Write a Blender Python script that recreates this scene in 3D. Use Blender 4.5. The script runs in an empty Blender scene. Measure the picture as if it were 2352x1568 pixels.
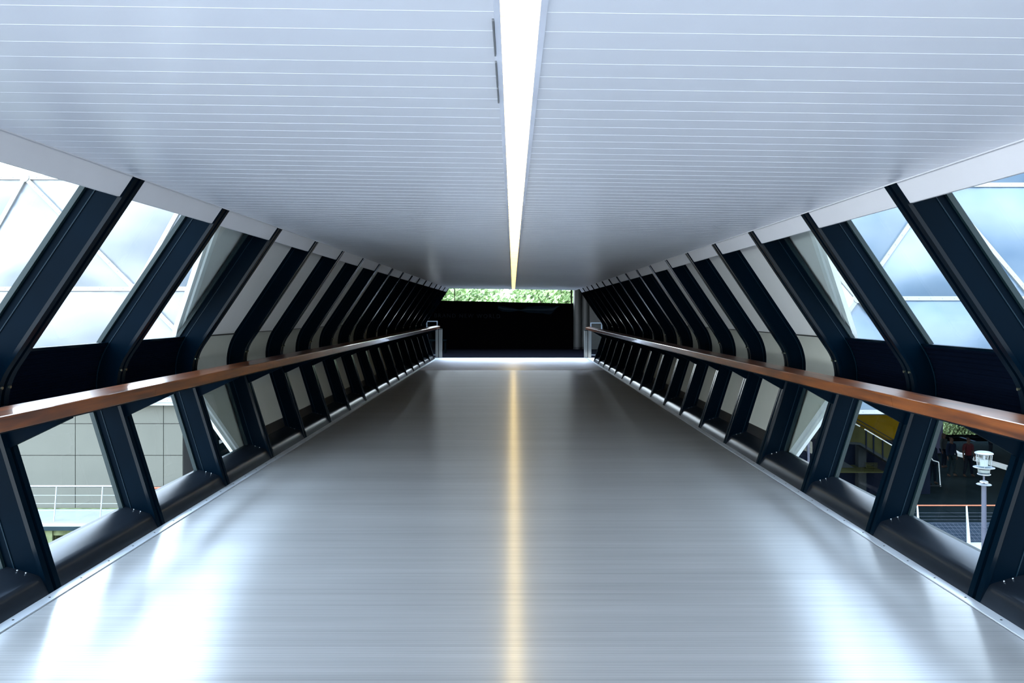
import bpy, bmesh, math, random
from mathutils import Vector, Matrix
random.seed(7)
S = bpy.context.scene
COL = S.collection
F = 1800.0                       # focal length in pixels of the 2352 px frame
EYE = 1.65                       # camera height above the walkway

# ---------------------------------------------------------------- camera
cd = bpy.data.cameras.new('camera'); cam = bpy.data.objects.new('camera', cd); COL.objects.link(cam)
cam.location = (0, 0, EYE); cam.rotation_euler = (math.radians(90), 0, 0)
cd.sensor_width = 36.0; cd.lens = F / 2352 * 36.0
cd.shift_x = -2.0 / 2352; cd.shift_y = -69.5 / 2352
cd.clip_start = 0.05; cd.clip_end = 400
S.camera = cam

# ---------------------------------------------------------------- world
wd = bpy.data.worlds.new('sky'); S.world = wd; wd.use_nodes = True
nt = wd.node_tree; nt.nodes.clear()
wo = nt.nodes.new('ShaderNodeOutputWorld'); bg = nt.nodes.new('ShaderNodeBackground')
tc = nt.nodes.new('ShaderNodeTexCoord'); sx = nt.nodes.new('ShaderNodeSeparateXYZ')
cr = nt.nodes.new('ShaderNodeValToRGB')
nt.links.new(tc.outputs['Generated'], sx.inputs[0]); nt.links.new(sx.outputs['Z'], cr.inputs[0])
cr.color_ramp.elements[0].position = 0.0; cr.color_ramp.elements[0].color = (0.90, 0.95, 1.0, 1)
cr.color_ramp.elements[1].position = 0.7; cr.color_ramp.elements[1].color = (0.62, 0.77, 1.0, 1)
# overcast sky, brighter towards the left where the sun stands behind the cloud
mr = nt.nodes.new('ShaderNodeMapRange'); mr.inputs['From Min'].default_value = -1.0; mr.inputs['From Max'].default_value = 1.0
mr.inputs['To Min'].default_value = 22.0; mr.inputs['To Max'].default_value = 6.0
nt.links.new(sx.outputs['X'], mr.inputs['Value']); nt.links.new(mr.outputs[0], bg.inputs['Strength'])
nt.links.new(cr.outputs[0], bg.inputs['Color'])
nt.links.new(bg.outputs[0], wo.inputs[0])

# ---------------------------------------------------------------- exposure
vs = S.view_settings
vs.view_transform = 'Standard'; vs.look = 'None'; vs.exposure = -0.10; vs.gamma = 1.0; vs.use_curve_mapping = False
try:
    S.cycles.use_denoising = True
    S.cycles.transparent_max_bounces = 32
    S.cycles.max_bounces = 10; S.cycles.diffuse_bounces = 5; S.cycles.glossy_bounces = 5
    S.cycles.sample_clamp_indirect = 8.0
except Exception:
    pass

# ================================================================ materials
def new_mat(name):
    m = bpy.data.materials.new(name); m.use_nodes = True
    n = m.node_tree; b = n.nodes['Principled BSDF']
    return m, n, b
def noise_color(n, c1, c2, scale=(3, 3, 3), detail=4, rough=0.6, pos=(0.3, 0.7)):
    t = n.nodes.new('ShaderNodeTexCoord'); mp = n.nodes.new('ShaderNodeMapping'); mp.inputs['Scale'].default_value = scale
    ns = n.nodes.new('ShaderNodeTexNoise'); ns.inputs['Scale'].default_value = 1.0; ns.inputs['Detail'].default_value = detail; ns.inputs['Roughness'].default_value = rough
    r = n.nodes.new('ShaderNodeValToRGB')
    r.color_ramp.elements[0].position = pos[0]; r.color_ramp.elements[0].color = (*c1, 1)
    r.color_ramp.elements[1].position = pos[1]; r.color_ramp.elements[1].color = (*c2, 1)
    n.links.new(t.outputs['Object'], mp.inputs[0]); n.links.new(mp.outputs[0], ns.inputs['Vector']); n.links.new(ns.outputs['Fac'], r.inputs[0])
    return r.outputs[0], ns.outputs['Fac'], mp
def mat(name, c, rough=0.5, metal=0.0, var=0.12, scale=(2, 2, 2), spec=0.5, coat=0.0, bump=0.0):
    m, n, b = new_mat(name)
    c1 = tuple(x * (1 - var) for x in c); c2 = tuple(min(1, x * (1 + var)) for x in c)
    col, fac, mp = noise_color(n, c1, c2, scale)
    n.links.new(col, b.inputs['Base Color'])
    b.inputs['Roughness'].default_value = rough; b.inputs['Metallic'].default_value = metal
    b.inputs['Specular IOR Level'].default_value = spec; b.inputs['Coat Weight'].default_value = coat
    if bump:
        bp = n.nodes.new('ShaderNodeBump'); bp.inputs['Strength'].default_value = bump; bp.inputs['Distance'].default_value = 0.01
        n.links.new(fac, bp.inputs['Height']); n.links.new(bp.outputs[0], b.inputs['Normal'])
    return m
def emit(name, c, s):
    m, n, b = new_mat(name)
    b.inputs['Base Color'].default_value = (*c, 1); b.inputs['Emission Color'].default_value = (*c, 1); b.inputs['Emission Strength'].default_value = s
    return m

def floor_material(name, base, r_long, spec_mix, wide=0.0):
    """extruded aluminium planks: fine ribs run across the walkway, so highlights smear along it"""
    m, n, b = new_mat(name); L = n.links.new
    t = n.nodes.new('ShaderNodeTexCoord'); s = n.nodes.new('ShaderNodeSeparateXYZ'); L(t.outputs['Object'], s.inputs[0])
    def mth(op, a, bv=None, clamp=False):
        q = n.nodes.new('ShaderNodeMath'); q.operation = op; q.use_clamp = clamp
        for i, v in enumerate((a, bv)):
            if v is None: continue
            if isinstance(v, (int, float)): q.inputs[i].default_value = v
            else: L(v, q.inputs[i])
        return q.outputs[0]
    y = s.outputs['Y']
    def line(pitch, width, off=0.0):
        f = mth('FRACT', mth('DIVIDE', mth('ADD', y, off), pitch))
        return mth('LESS_THAN', f, width / pitch)
    seam = line(0.1775, 0.0030, 0.04); rib = line(0.02536, 0.006)
    # brushed variation, long across the walkway
    mp = n.nodes.new('ShaderNodeMapping'); mp.inputs['Scale'].default_value = (0.5, 22.0, 1); L(t.outputs['Object'], mp.inputs[0])
    ns = n.nodes.new('ShaderNodeTexNoise'); ns.inputs['Scale'].default_value = 1.0; ns.inputs['Detail'].default_value = 5.0; ns.inputs['Roughness'].default_value = 0.65
    L(mp.outputs[0], ns.inputs['Vector'])
    mp2 = n.nodes.new('ShaderNodeMapping'); mp2.inputs['Scale'].default_value = (0.35, 2.5, 1); L(t.outputs['Object'], mp2.inputs[0])
    n2 = n.nodes.new('ShaderNodeTexNoise'); n2.inputs['Scale'].default_value = 1.0; n2.inputs['Detail'].default_value = 3.0
    L(mp2.outputs[0], n2.inputs['Vector'])
    k = mth('SUBTRACT', 1.0, mth('MULTIPLY', seam, 0.45))
    k = mth('MULTIPLY', k, mth('SUBTRACT', 1.0, mth('MULTIPLY', rib, 0.14)))
    k = mth('MULTIPLY', k, mth('ADD', 0.74, mth('MULTIPLY', ns.outputs['Fac'], 0.50)))
    k = mth('MULTIPLY', k, mth('ADD', 0.78, mth('MULTIPLY', n2.outputs['Fac'], 0.42)))
    mix = n.nodes.new('ShaderNodeVectorMath'); mix.operation = 'SCALE'; mix.inputs[0].default_value = base; L(k, mix.inputs['Scale'])
    L(mix.outputs[0], b.inputs['Base Color'])
    b.inputs['Metallic'].default_value = spec_mix
    b.inputs['Roughness'].default_value = r_long
    b.inputs['Anisotropic'].default_value = 1.0
    cv = n.nodes.new('ShaderNodeCombineXYZ'); cv.inputs[0].default_value = 0; cv.inputs[1].default_value = 1; cv.inputs[2].default_value = 0
    L(cv.outputs[0], b.inputs['Tangent'])
    if wide:                                                         # worn film on the metal: a second, broader highlight
        b2 = n.nodes.new('ShaderNodeBsdfPrincipled'); L(mix.outputs[0], b2.inputs['Base Color'])
        b2.inputs['Metallic'].default_value = spec_mix; b2.inputs['Roughness'].default_value = 0.5; b2.inputs['Anisotropic'].default_value = 0.6; L(cv.outputs[0], b2.inputs['Tangent'])
        mx = n.nodes.new('ShaderNodeMixShader'); mx.inputs[0].default_value = wide
        L(b.outputs[0], mx.inputs[1]); L(b2.outputs[0], mx.inputs[2]); L(mx.outputs[0], n.nodes['Material Output'].inputs[0])
    return m

def wood_material():
    m, n, b = new_mat('varnished_wood'); L = n.links.new
    t = n.nodes.new('ShaderNodeTexCoord'); mp = n.nodes.new('ShaderNodeMapping'); mp.inputs['Scale'].default_value = (22, 1.6, 22)
    L(t.outputs['Object'], mp.inputs[0])
    ns = n.nodes.new('ShaderNodeTexNoise'); ns.inputs['Scale'].default_value = 1.0; ns.inputs['Detail'].default_value = 6; ns.inputs['Distortion'].default_value = 0.6
    L(mp.outputs[0], ns.inputs['Vector'])
    r = n.nodes.new('ShaderNodeValToRGB'); e = r.color_ramp.elements
    e[0].position = 0.3; e[0].color = (0.030, 0.008, 0.003, 1); e[1].position = 0.72; e[1].color = (0.15, 0.042, 0.007, 1)
    q = e.new(0.5); q.color = (0.085, 0.022, 0.004, 1)
    L(ns.outputs['Fac'], r.inputs[0]); L(r.outputs[0], b.inputs['Base Color'])
    b.inputs['Roughness'].default_value = 0.3; b.inputs['Coat Weight'].default_value = 0.55; b.inputs['Coat Roughness'].default_value = 0.06; b.inputs['Specular IOR Level'].default_value = 0.3
    return m

def glass_material(name, tint, rough=0.0):
    m = bpy.data.materials.new(name); m.use_nodes = True; n = m.node_tree; n.nodes.clear(); L = n.links.new
    o = n.nodes.new('ShaderNodeOutputMaterial'); tr = n.nodes.new('ShaderNodeBsdfTransparent'); tr.inputs[0].default_value = (*tint, 1)
    g = n.nodes.new('ShaderNodeBsdfGlossy'); g.inputs['Roughness'].default_value = rough
    fr = n.nodes.new('ShaderNodeLayerWeight'); pw = n.nodes.new('ShaderNodeMath'); pw.operation = 'POWER'; pw.inputs[1].default_value = 4.0
    ma = n.nodes.new('ShaderNodeMath'); ma.operation = 'MULTIPLY_ADD'; ma.inputs[1].default_value = 0.35; ma.inputs[2].default_value = 0.025
    L(fr.outputs['Facing'], pw.inputs[0]); L(pw.outputs[0], ma.inputs[0])
    mx = n.nodes.new('ShaderNodeMixShader'); L(ma.outputs[0], mx.inputs[0]); L(tr.outputs[0], mx.inputs[1]); L(g.outputs[0], mx.inputs[2]); L(mx.outputs[0], o.inputs[0])
    return m

def film_material(name, c1, c2):
    """printed foil cushion: diffuse plus some light let through, slightly glossy"""
    m, n, b = new_mat(name); L = n.links.new
    col, fac, mp = noise_color(n, c1, c2, (0.22, 0.22, 0.35), 3, 0.5, (0.35, 0.65))
    L(col, b.inputs['Base Color']); b.inputs['Roughness'].default_value = 0.35
    return m

M = dict(
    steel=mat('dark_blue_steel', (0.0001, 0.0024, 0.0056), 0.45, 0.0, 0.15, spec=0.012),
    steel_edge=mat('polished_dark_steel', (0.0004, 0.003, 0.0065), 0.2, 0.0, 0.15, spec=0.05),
    bead=mat('dull_blue_bead', (0.002, 0.009, 0.016), 0.4, 0.0, 0.1, spec=0.05),
    mesh_wire=mat('dull_mesh_wire', (0.045, 0.052, 0.07), 0.5, spec=0.1),
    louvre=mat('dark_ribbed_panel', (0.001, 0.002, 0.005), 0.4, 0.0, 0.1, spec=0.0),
    sill=mat('charcoal_sill_metal', (0.030, 0.042, 0.060), 0.28, 0.85, 0.25, (4, 1.5, 4)),
    frame=mat('grey_window_bar', (0.005, 0.013, 0.016), 0.4, 0.0, 0.1, spec=0.12),
    gasket=mat('black_gasket', (0.004, 0.005, 0.006), 0.6),
    ceil=mat('ceiling_paint', (0.52, 0.545, 0.60), 0.24, 0.0, 0.04, (0.8, 0.4, 1)),
    fascia=mat('fascia_paint', (0.40, 0.405, 0.43), 0.5, 0.0, 0.03),
    dirt=mat('dirty_seam', (0.10, 0.11, 0.12), 0.8),
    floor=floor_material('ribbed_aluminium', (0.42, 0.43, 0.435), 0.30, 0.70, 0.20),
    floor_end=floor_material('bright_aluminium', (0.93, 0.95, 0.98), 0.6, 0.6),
    edge=mat('aluminium_edge_strip', (0.72, 0.78, 0.84), 0.35, 0.6, 0.1),
    groove=mat('dark_groove', (0.01, 0.012, 0.016), 0.7),
    wood=wood_material(),
    glass=glass_material('clear_window_glass', (0.95, 0.975, 0.97)),
    clad=mat('grey_lining', (0.42, 0.43, 0.435), 0.4, 0.0, 0.05, (1, 1, 1)),
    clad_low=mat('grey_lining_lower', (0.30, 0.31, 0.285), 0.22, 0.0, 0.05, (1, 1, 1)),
    rim=mat('white_rim_metal', (0.55, 0.60, 0.62), 0.3, 0.2, 0.05),
    bolt=mat('bolt_brass', (0.25, 0.27, 0.2), 0.25, 0.9, 0.1),
    lamp=emit('warm_lamp_diffuser', (1.0, 0.75, 0.33), 6.5),
    louver_blade=mat('lamp_blade', (0.85, 0.74, 0.55), 0.5),
    lamp_frame=mat('lamp_edge_paint', (0.45, 0.48, 0.55), 0.5),
    black=mat('black_hoarding', (0.0006, 0.0006, 0.0008), 0.45, spec=0.0),
    letters=mat('dim_letters', (0.006, 0.007, 0.009), 0.6, spec=0.0),
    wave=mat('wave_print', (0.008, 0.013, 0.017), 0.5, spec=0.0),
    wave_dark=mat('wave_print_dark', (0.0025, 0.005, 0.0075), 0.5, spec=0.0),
    carpet=mat('dark_carpet', (0.004, 0.0045, 0.007), 0.9, 0, 0.35, (6, 6, 6), spec=0.0),
    conc=mat('grey_column', (0.027, 0.030, 0.029), 0.5, 0, 0.12),
    post=mat('brushed_post_metal', (0.24, 0.25, 0.24), 0.35, 0.5, 0.08),
    bluewhite=mat('pale_frame', (0.20, 0.24, 0.28), 0.4, 0.2),
    beige=mat('beige_facade', (0.066, 0.068, 0.056), 0.8, 0, 0.06, (0.5, 0.5, 0.5)),
    joint=mat('facade_joint', (0.02, 0.02, 0.02), 0.9),
    white=mat('white_coping', (0.20, 0.22, 0.225), 0.6, 0, 0.08),
    darkband=mat('dark_band', (0.015, 0.025, 0.03), 0.6, spec=0.0),
    moss=mat('mossy_concrete', (0.08, 0.095, 0.05), 0.9, 0, 0.5, (3, 3, 3), spec=0.0),
    railw=mat('pale_rail', (0.24, 0.27, 0.28), 0.4),
    orange=mat('orange_rail', (0.30, 0.065, 0.025), 0.5),
    cushion_l=film_material('foil_cushion_left', (0.09, 0.11, 0.135), (0.175, 0.185, 0.195)),
    cushion_r=film_material('foil_cushion_right', (0.034, 0.066, 0.112), (0.10, 0.138, 0.18)),
    strap_l=mat('frame_cover_left', (0.22, 0.23, 0.23), 0.5, 0, 0.05),
    strap_r=mat('frame_cover_right', (0.16, 0.175, 0.175), 0.5, 0, 0.05),
    strapbolt=mat('cover_bolt', (0.16, 0.18, 0.20), 0.5),
    asphalt=mat('dark_paving', (0.0035, 0.006, 0.007), 0.7, 0, 0.25, (1, 1, 1), spec=0.0),
    pave=mat('grey_blue_paving', (0.014, 0.020, 0.028), 0.7, 0, 0.15, spec=0.0),
    water=mat('dock_water', (0.02, 0.03, 0.03), 0.15, 0, 0.3, (1, 1, 1)),
    canopy=mat('deck_soffit', (0.03, 0.03, 0.035), 0.8, spec=0.0),
    yellow=mat('ochre_wall', (0.036, 0.023, 0.001), 0.6, 0, 0.2, (1, 1, 1), spec=0.0),
    olive=mat('olive_glass', (0.011, 0.012, 0.005), 0.3, 0, 0.3, (1, 1, 1), spec=0.0),
    stairdark=mat('stair_dark', (0.002, 0.003, 0.006), 0.6, spec=0.0),
    stairgrey=mat('stair_grey', (0.007, 0.009, 0.010), 0.6, spec=0.0),
    purple=mat('purple_grey_wall', (0.022, 0.024, 0.042), 0.7, spec=0.0),
    leaf=mat('green_leaf', (0.07, 0.14, 0.03), 0.5, 0, 0.6, (9, 9, 9)),
    leaf_far=mat('pale_leaf', (0.26, 0.37, 0.15), 0.6, 0, 0.5, (4, 4, 4)),
    leaf_bright=mat('sunlit_leaf', (0.14, 0.20, 0.08), 0.6, 0, 0.5, (4, 4, 4)),
    bark=mat('bark', (0.06, 0.045, 0.03), 0.9, spec=0.0),
    lamppost=mat('grey_blue_post', (0.022, 0.028, 0.05), 0.4, 0.2),
    lampmetal=mat('pale_lamp_metal', (0.17, 0.19, 0.21), 0.3, 0.4),
    lampcore=mat('white_lamp_core', (0.22, 0.24, 0.235), 0.4),
    lampglass=glass_material('lantern_glass', (0.86, 0.90, 0.90), 0.05),
    skin=mat('skin', (0.014, 0.009, 0.007), 0.6, spec=0.0), hair=mat('dark_hair', (0.008, 0.006, 0.005), 0.6, spec=0.0),
    navy=mat('navy_cloth', (0.0015, 0.0025, 0.005), 0.8, spec=0.0), teal=mat('teal_cloth', (0.0015, 0.0035, 0.0045), 0.8, spec=0.0),
    red=mat('dark_red_cloth', (0.011, 0.0025, 0.0035), 0.8, spec=0.0), greycloth=mat('grey_cloth', (0.006, 0.008, 0.009), 0.8, spec=0.0),
    jeans=mat('dark_jeans', (0.0012, 0.002, 0.0035), 0.8, spec=0.0), peach=mat('peach_panel', (0.28, 0.20, 0.18), 0.6),
)

# ================================================================ helpers
def wl(o):
    v = Vector((0, 0, 0))
    while o is not None:
        v += o.location; o = o.parent
    return v
def tag(o, label=None, cat=None, group=None, kind=None):
    if label: o['label'] = label
    if cat: o['category'] = cat
    if group: o['group'] = group
    if kind: o['kind'] = kind
    return o
def empty(name, loc, label=None, cat=None, group=None, kind=None, rz=0):
    o = bpy.data.objects.new(name, None); COL.objects.link(o); o.location = loc; o.rotation_euler.z = rz
    o.empty_display_size = 0.1
    return tag(o, label, cat, group, kind)
def link(name, me, material, parent=None, local=False):
    o = bpy.data.objects.new(name, me); COL.objects.link(o)
    if material is not None: me.materials.append(material)
    if parent is not None:
        o.parent = parent
        if not local: o.location = -wl(parent)
    return o
class MB:
    def __init__(s): s.v = []; s.f = []
    def box(s, x0, x1, y0, y1, z0, z1):
        b = len(s.v)
        s.v += [(x0, y0, z0), (x1, y0, z0), (x1, y1, z0), (x0, y1, z0), (x0, y0, z1), (x1, y0, z1), (x1, y1, z1), (x0, y1, z1)]
        s.f += [[b + i for i in q] for q in ((0, 3, 2, 1), (4, 5, 6, 7), (0, 1, 5, 4), (1, 2, 6, 5), (2, 3, 7, 6), (3, 0, 4, 7))]
        return s
    def prism(s, poly, y0, y1):
        """poly: (x, z) outline; y0/y1 numbers or functions of (x, z)"""
        f0 = y0 if callable(y0) else (lambda x, z: y0); f1 = y1 if callable(y1) else (lambda x, z: y1)
        b = len(s.v); n = len(poly)
        s.v += [(x, f0(x, z), z) for x, z in poly] + [(x, f1(x, z), z) for x, z in poly]
        s.f.append([b + i for i in range(n)]); s.f.append([b + n + i for i in reversed(range(n))])
        for i in range(n):
            j = (i + 1) % n; s.f.append([b + i, b + n + i, b + n + j, b + j])
        return s
    def hprism(s, poly, z0, z1):
        b = len(s.v); n = len(poly)
        s.v += [(x, y, z0) for x, y in poly] + [(x, y, z1) for x, y in poly]
        s.f.append([b + i for i in reversed(range(n))]); s.f.append([b + n + i for i in range(n)])
        for i in range(n):
            j = (i + 1) % n; s.f.append([b + i, b + j, b + n + j, b + n + i])
        return s
    def band(s, a, c, y0, y1):
        """solid between two matching open polylines a and c in the (x, z) plane"""
        f0 = y0 if callable(y0) else (lambda x, z: y0); f1 = y1 if callable(y1) else (lambda x, z: y1)
        b = len(s.v); n = len(a)
        for P in (a, c):
            s.v += [(x, f0(x, z), z) for x, z in P]; s.v += [(x, f1(x, z), z) for x, z in P]
        A0, A1, C0, C1 = b, b + n, b + 2 * n, b + 3 * n
        for i in range(n - 1):
            s.f += [[A0 + i, A0 + i + 1, A1 + i + 1, A1 + i], [C0 + i, C1 + i, C1 + i + 1, C0 + i + 1],
                    [A0 + i, C0 + i, C0 + i + 1, A0 + i + 1], [A1 + i, A1 + i + 1, C1 + i + 1, C1 + i]]
        s.f += [[A0, A1, C1, C0], [A0 + n - 1, C0 + n - 1, C1 + n - 1, A1 + n - 1]]
        return s
    def tube(s, p, q, r, n=8, r2=None):
        p = Vector(p); q = Vector(q); d = (q - p).normalized()
        a = d.orthogonal().normalized(); c = d.cross(a); b = len(s.v); r2 = r if r2 is None else r2
        for P, R in ((p, r), (q, r2)):
            for i in range(n):
                t = 2 * math.pi * i / n; s.v.append(tuple(P + a * R * math.cos(t) + c * R * math.sin(t)))
        s.f.append([b + i for i in reversed(range(n))]); s.f.append([b + n + i for i in range(n)])
        for i in range(n):
            j = (i + 1) % n; s.f.append([b + i, b + j, b + n + j, b + n + i])
        return s
    def lathe(s, cx, cy, prof, n=24):
        b = len(s.v); m = len(prof)
        for r, z in prof:
            for i in range(n):
                t = 2 * math.pi * i / n; s.v.append((cx + r * math.cos(t), cy + r * math.sin(t), z))
        for k in range(m - 1):
            for i in range(n):
                j = (i + 1) % n; s.f.append([b + k * n + i, b + k * n + j, b + (k + 1) * n + j, b + (k + 1) * n + i])
        s.f.append([b + i for i in reversed(range(n))]); s.f.append([b + (m - 1) * n + i for i in range(n)])
        return s
    def build(s, name, material, parent=None, smooth=False, local=False, bevel=0.0):
        me = bpy.data.meshes.new(name); me.from_pydata(s.v, [], s.f)
        bm = bmesh.new(); bm.from_mesh(me); bmesh.ops.recalc_face_normals(bm, faces=bm.faces)
        if bevel: bmesh.ops.bevel(bm, geom=bm.edges[:], offset=bevel, segments=2, affect='EDGES', clamp_overlap=True)
        bm.to_mesh(me); bm.free()
        if smooth:
            me.shade_smooth()
            try: me.set_sharp_from_angle(angle=math.radians(35))
            except Exception: pass
        return link(name, me, material, parent, local)
def P(px, py, d):
    return ((px - 1178.0) * d / F, d, EYE - (py - 714.5) * d / F)
def PX(px, d): return (px - 1178.0) * d / F
def PZ(py, d): return EYE - (py - 714.5) * d / F
def copy_tree(o, parent=None):
    c = o.copy(); COL.objects.link(c); c.parent = parent
    for ch in list(o.children):
        copy_tree(ch, c)
    return c
ORD = ['', 'nearest', 'second', 'third', 'fourth', 'fifth', 'sixth', 'seventh', 'eighth', 'ninth', 'tenth', 'eleventh', 'twelfth',
       'thirteenth', 'fourteenth', 'fifteenth', 'sixteenth', 'seventeenth', 'eighteenth', 'nineteenth']

# ================================================================ wall section
class Side:
    def __init__(s, sg, floor, knee, top, y0, step):
        s.sg = sg; s.floor = floor; s.knee = knee; s.top = top; s.y0 = y0; s.step = step
        s.ul = (knee[0] - floor[0]) / knee[1]                      # lean of the lower wall
        s.uu = (knee[0] - top[0]) / (top[1] - knee[1])             # lean of the upper wall
    def yk(s, k): return s.y0 + s.step * k
    def path(s, n, z0=None, z1=None, r=0.42, extra=0.10):
        """(x, z) polyline of the wall section, moved outward by n, from the floor up; z0/z1 trim it"""
        A = Vector(s.floor); B = Vector(s.knee); T = Vector(s.top)
        d1 = (B - A).normalized(); d2 = (T - B).normalized()
        n1 = Vector((d1.y, -d1.x)); n2 = Vector((d2.y, -d2.x))       # outward normals
        turn = math.acos(max(-1, min(1, d1.dot(d2)))); t = r * math.tan(turn / 2)
        c = (B - d1 * t) - n1 * r
        pts = [A - d1 * extra, A]
        pts.append(B - d1 * t)
        N = 10
        a1 = math.atan2(n1.y, n1.x); a2 = math.atan2(n2.y, n2.x)
        res = [pts[0] + n1 * n, A + n1 * n]
        for i in range(N + 1):
            a = a1 + (a2 - a1) * i / N
            res.append(c + Vector((math.cos(a), math.sin(a))) * (r + n))
        res += [T + n2 * n, T + d2 * 0.12 + n2 * n]
        out = [(p.x, p.y) for p in res]
        def cut(z, seq):                                             # index + point where the polyline crosses z
            for i in range(len(seq) - 1):
                if seq[i][1] <= z <= seq[i + 1][1]:
                    f = (z - seq[i][1]) / (seq[i + 1][1] - seq[i][1] + 1e-9)
                    return i, (seq[i][0] + f * (seq[i + 1][0] - seq[i][0]), z)
            return None
        if z0 is not None:
            i, p = cut(z0, out); out = [p] + [q for q in out[i + 1:]]
        if z1 is not None:
            i, p = cut(z1, out); out = out[:i + 1] + [p]
        return [(s.sg * x, z) for x, z in out]
    def pair(s, na, nb, z0=None, z1=None):
        a = s.path(na, z0, z1); c = s.path(nb, z0, z1)
        if len(a) != len(c):                                         # resample both evenly
            def rs(p, m=16):
                L = [0]
                for i in range(1, len(p)): L.append(L[-1] + math.dist(p[i - 1], p[i]))
                o = []
                for k in range(m):
                    t = L[-1] * k / (m - 1); j = 0
                    while j < len(L) - 2 and L[j + 1] < t: j += 1
                    f = (t - L[j]) / (L[j + 1] - L[j] + 1e-9)
                    o.append((p[j][0] + f * (p[j + 1][0] - p[j][0]), p[j][1] + f * (p[j + 1][1] - p[j][1])))
                return o
            a, c = rs(a), rs(c)
        return a, c
LEFT = Side(-1, (2.704, 0.0), (3.062, 1.155), (2.204, 2.433), 4.57, 1.40)
RIGHT = Side(1, (2.640, 0.0), (2.995, 1.125), (2.157, 2.374), 4.43, 1.32)
K0, K1 = -2, 16
FLOOR_END = 27.55; CEIL_END = 26.95; BACK = -9.0
def ceil_z(x): return EYE + 0.7535 - 0.0135 * x

# ================================================================ floor and ceiling
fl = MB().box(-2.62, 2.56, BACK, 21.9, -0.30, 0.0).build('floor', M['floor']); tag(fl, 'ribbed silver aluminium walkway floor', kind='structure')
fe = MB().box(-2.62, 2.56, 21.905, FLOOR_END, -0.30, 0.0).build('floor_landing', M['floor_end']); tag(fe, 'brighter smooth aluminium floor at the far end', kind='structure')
MB().box(-2.72, 2.66, BACK, FLOOR_END, -0.55, -0.305).build('floor_base', M['gasket'])['kind'] = 'structure'
for i, (x0, x1, g0, g1) in enumerate(((-2.700, -2.632, -2.632, -2.62), (2.572, 2.638, 2.56, 2.572))):
    e = MB().box(x0, x1, BACK, FLOOR_END, -0.30, 0.004).build('trim_%d' % (i + 1), M['edge'])
    tag(e, 'pale aluminium edge strip along the %s wall' % ('left', 'right')[i], kind='structure')
    MB().box(g0, g1, BACK, FLOOR_END, -0.30, -0.012).build('groove', M['groove'], e)
    xm = (x0 + x1) / 2; y = 2.2
    while y < 9: MB().lathe(xm, y, [(0.007, 0.003), (0.006, 0.0055)], 8).build('screw', M['frame'], e); y += 0.33

# ceiling: painted slats with a raised lip between them, two halves beside the lamp slot
SL0, SL1 = -0.048, 0.086
def ceiling_half(xa, xb):
    mb = MB(); y = BACK; pitch = 0.1355
    while y < CEIL_END - 0.01:
        y1 = min(y + pitch, CEIL_END)
        for (a, b, dz0, dz1) in ((y, y1 - 0.004, 0.0, 0.0), (y1 - 0.004, y1 - 0.0025, 0.0, -0.0008), (y1 - 0.0025, y1 - 0.001, -0.0008, -0.0008), (y1 - 0.001, y1, -0.0008, 0.0)):
            i = len(mb.v)
            mb.v += [(xa, a, ceil_z(xa) + dz0), (xb, a, ceil_z(xb) + dz0), (xb, b, ceil_z(xb) + dz1), (xa, b, ceil_z(xa) + dz1)]
            mb.f.append([i, i + 3, i + 2, i + 1])
        y = y1
    return mb
ce = ceiling_half(-2.204, SL0).build('ceiling', M['ceil']); tag(ce, 'white slatted ceiling', kind='structure')
ceiling_half(SL1, 2.157).build('slat_panel', M['ceil'], ce)
MB().box(-3.6, 3.6, BACK - 0.2, BACK, -0.3, 3.0).build('wall_front', M['ceil'])['kind'] = 'structure'  # unseen wall added behind the camera, blocks sky from the open end
rf = MB().prism([(-2.62, 2.60), (2.55, 2.53), (2.55, 2.95), (-2.62, 3.02)], BACK, CEIL_END + 0.05); rf.build('roof', M['canopy'])['kind'] = 'structure'
MB().prism([(-2.204, ceil_z(-2.204)), (2.157, ceil_z(2.157)), (2.40, 2.60), (-2.45, 2.66)], CEIL_END, CEIL_END + 0.04).build('trim_3', M['fascia'])['kind'] = 'structure'

# ceiling lamp: one long warm strip in the slot
lm = empty('strip_light', (0.017, 12, ceil_z(0)), 'long warm white strip light set into the middle of the ceiling', 'light')
zc = ceil_z(0.017)
MB().box(-0.0317, 0.0685, BACK, CEIL_END, zc + 0.010, zc + 0.016).build('diffuser', M['lamp'], lm)
ed = MB()
for a, b in ((SL0, -0.0317), (0.0685, SL1)): ed.box(a, b, BACK, CEIL_END, zc - 0.004, zc + 0.05)
ed.build('edge_profile', M['lamp_frame'], lm)
bl = MB(); y = 2.0
while y < CEIL_END: bl.box(-0.0317, 0.0685, y, y + 0.003, zc - 0.001, zc + 0.0095); y += 0.16
bl.build('louvre_blades', M['louver_blade'], lm)['kind'] = 'stuff'

# dirt gaps beside the lamp slot and along the fascia
dg = MB()
for a, b in ((2.02, 2.30), (2.36, 2.62), (2.64, 2.82)): dg.box(SL0 - 0.006, SL0 - 0.001, a, b, zc - 0.006, zc + 0.01)
dg.build('dark_gap', M['dirt'], lm)

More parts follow.
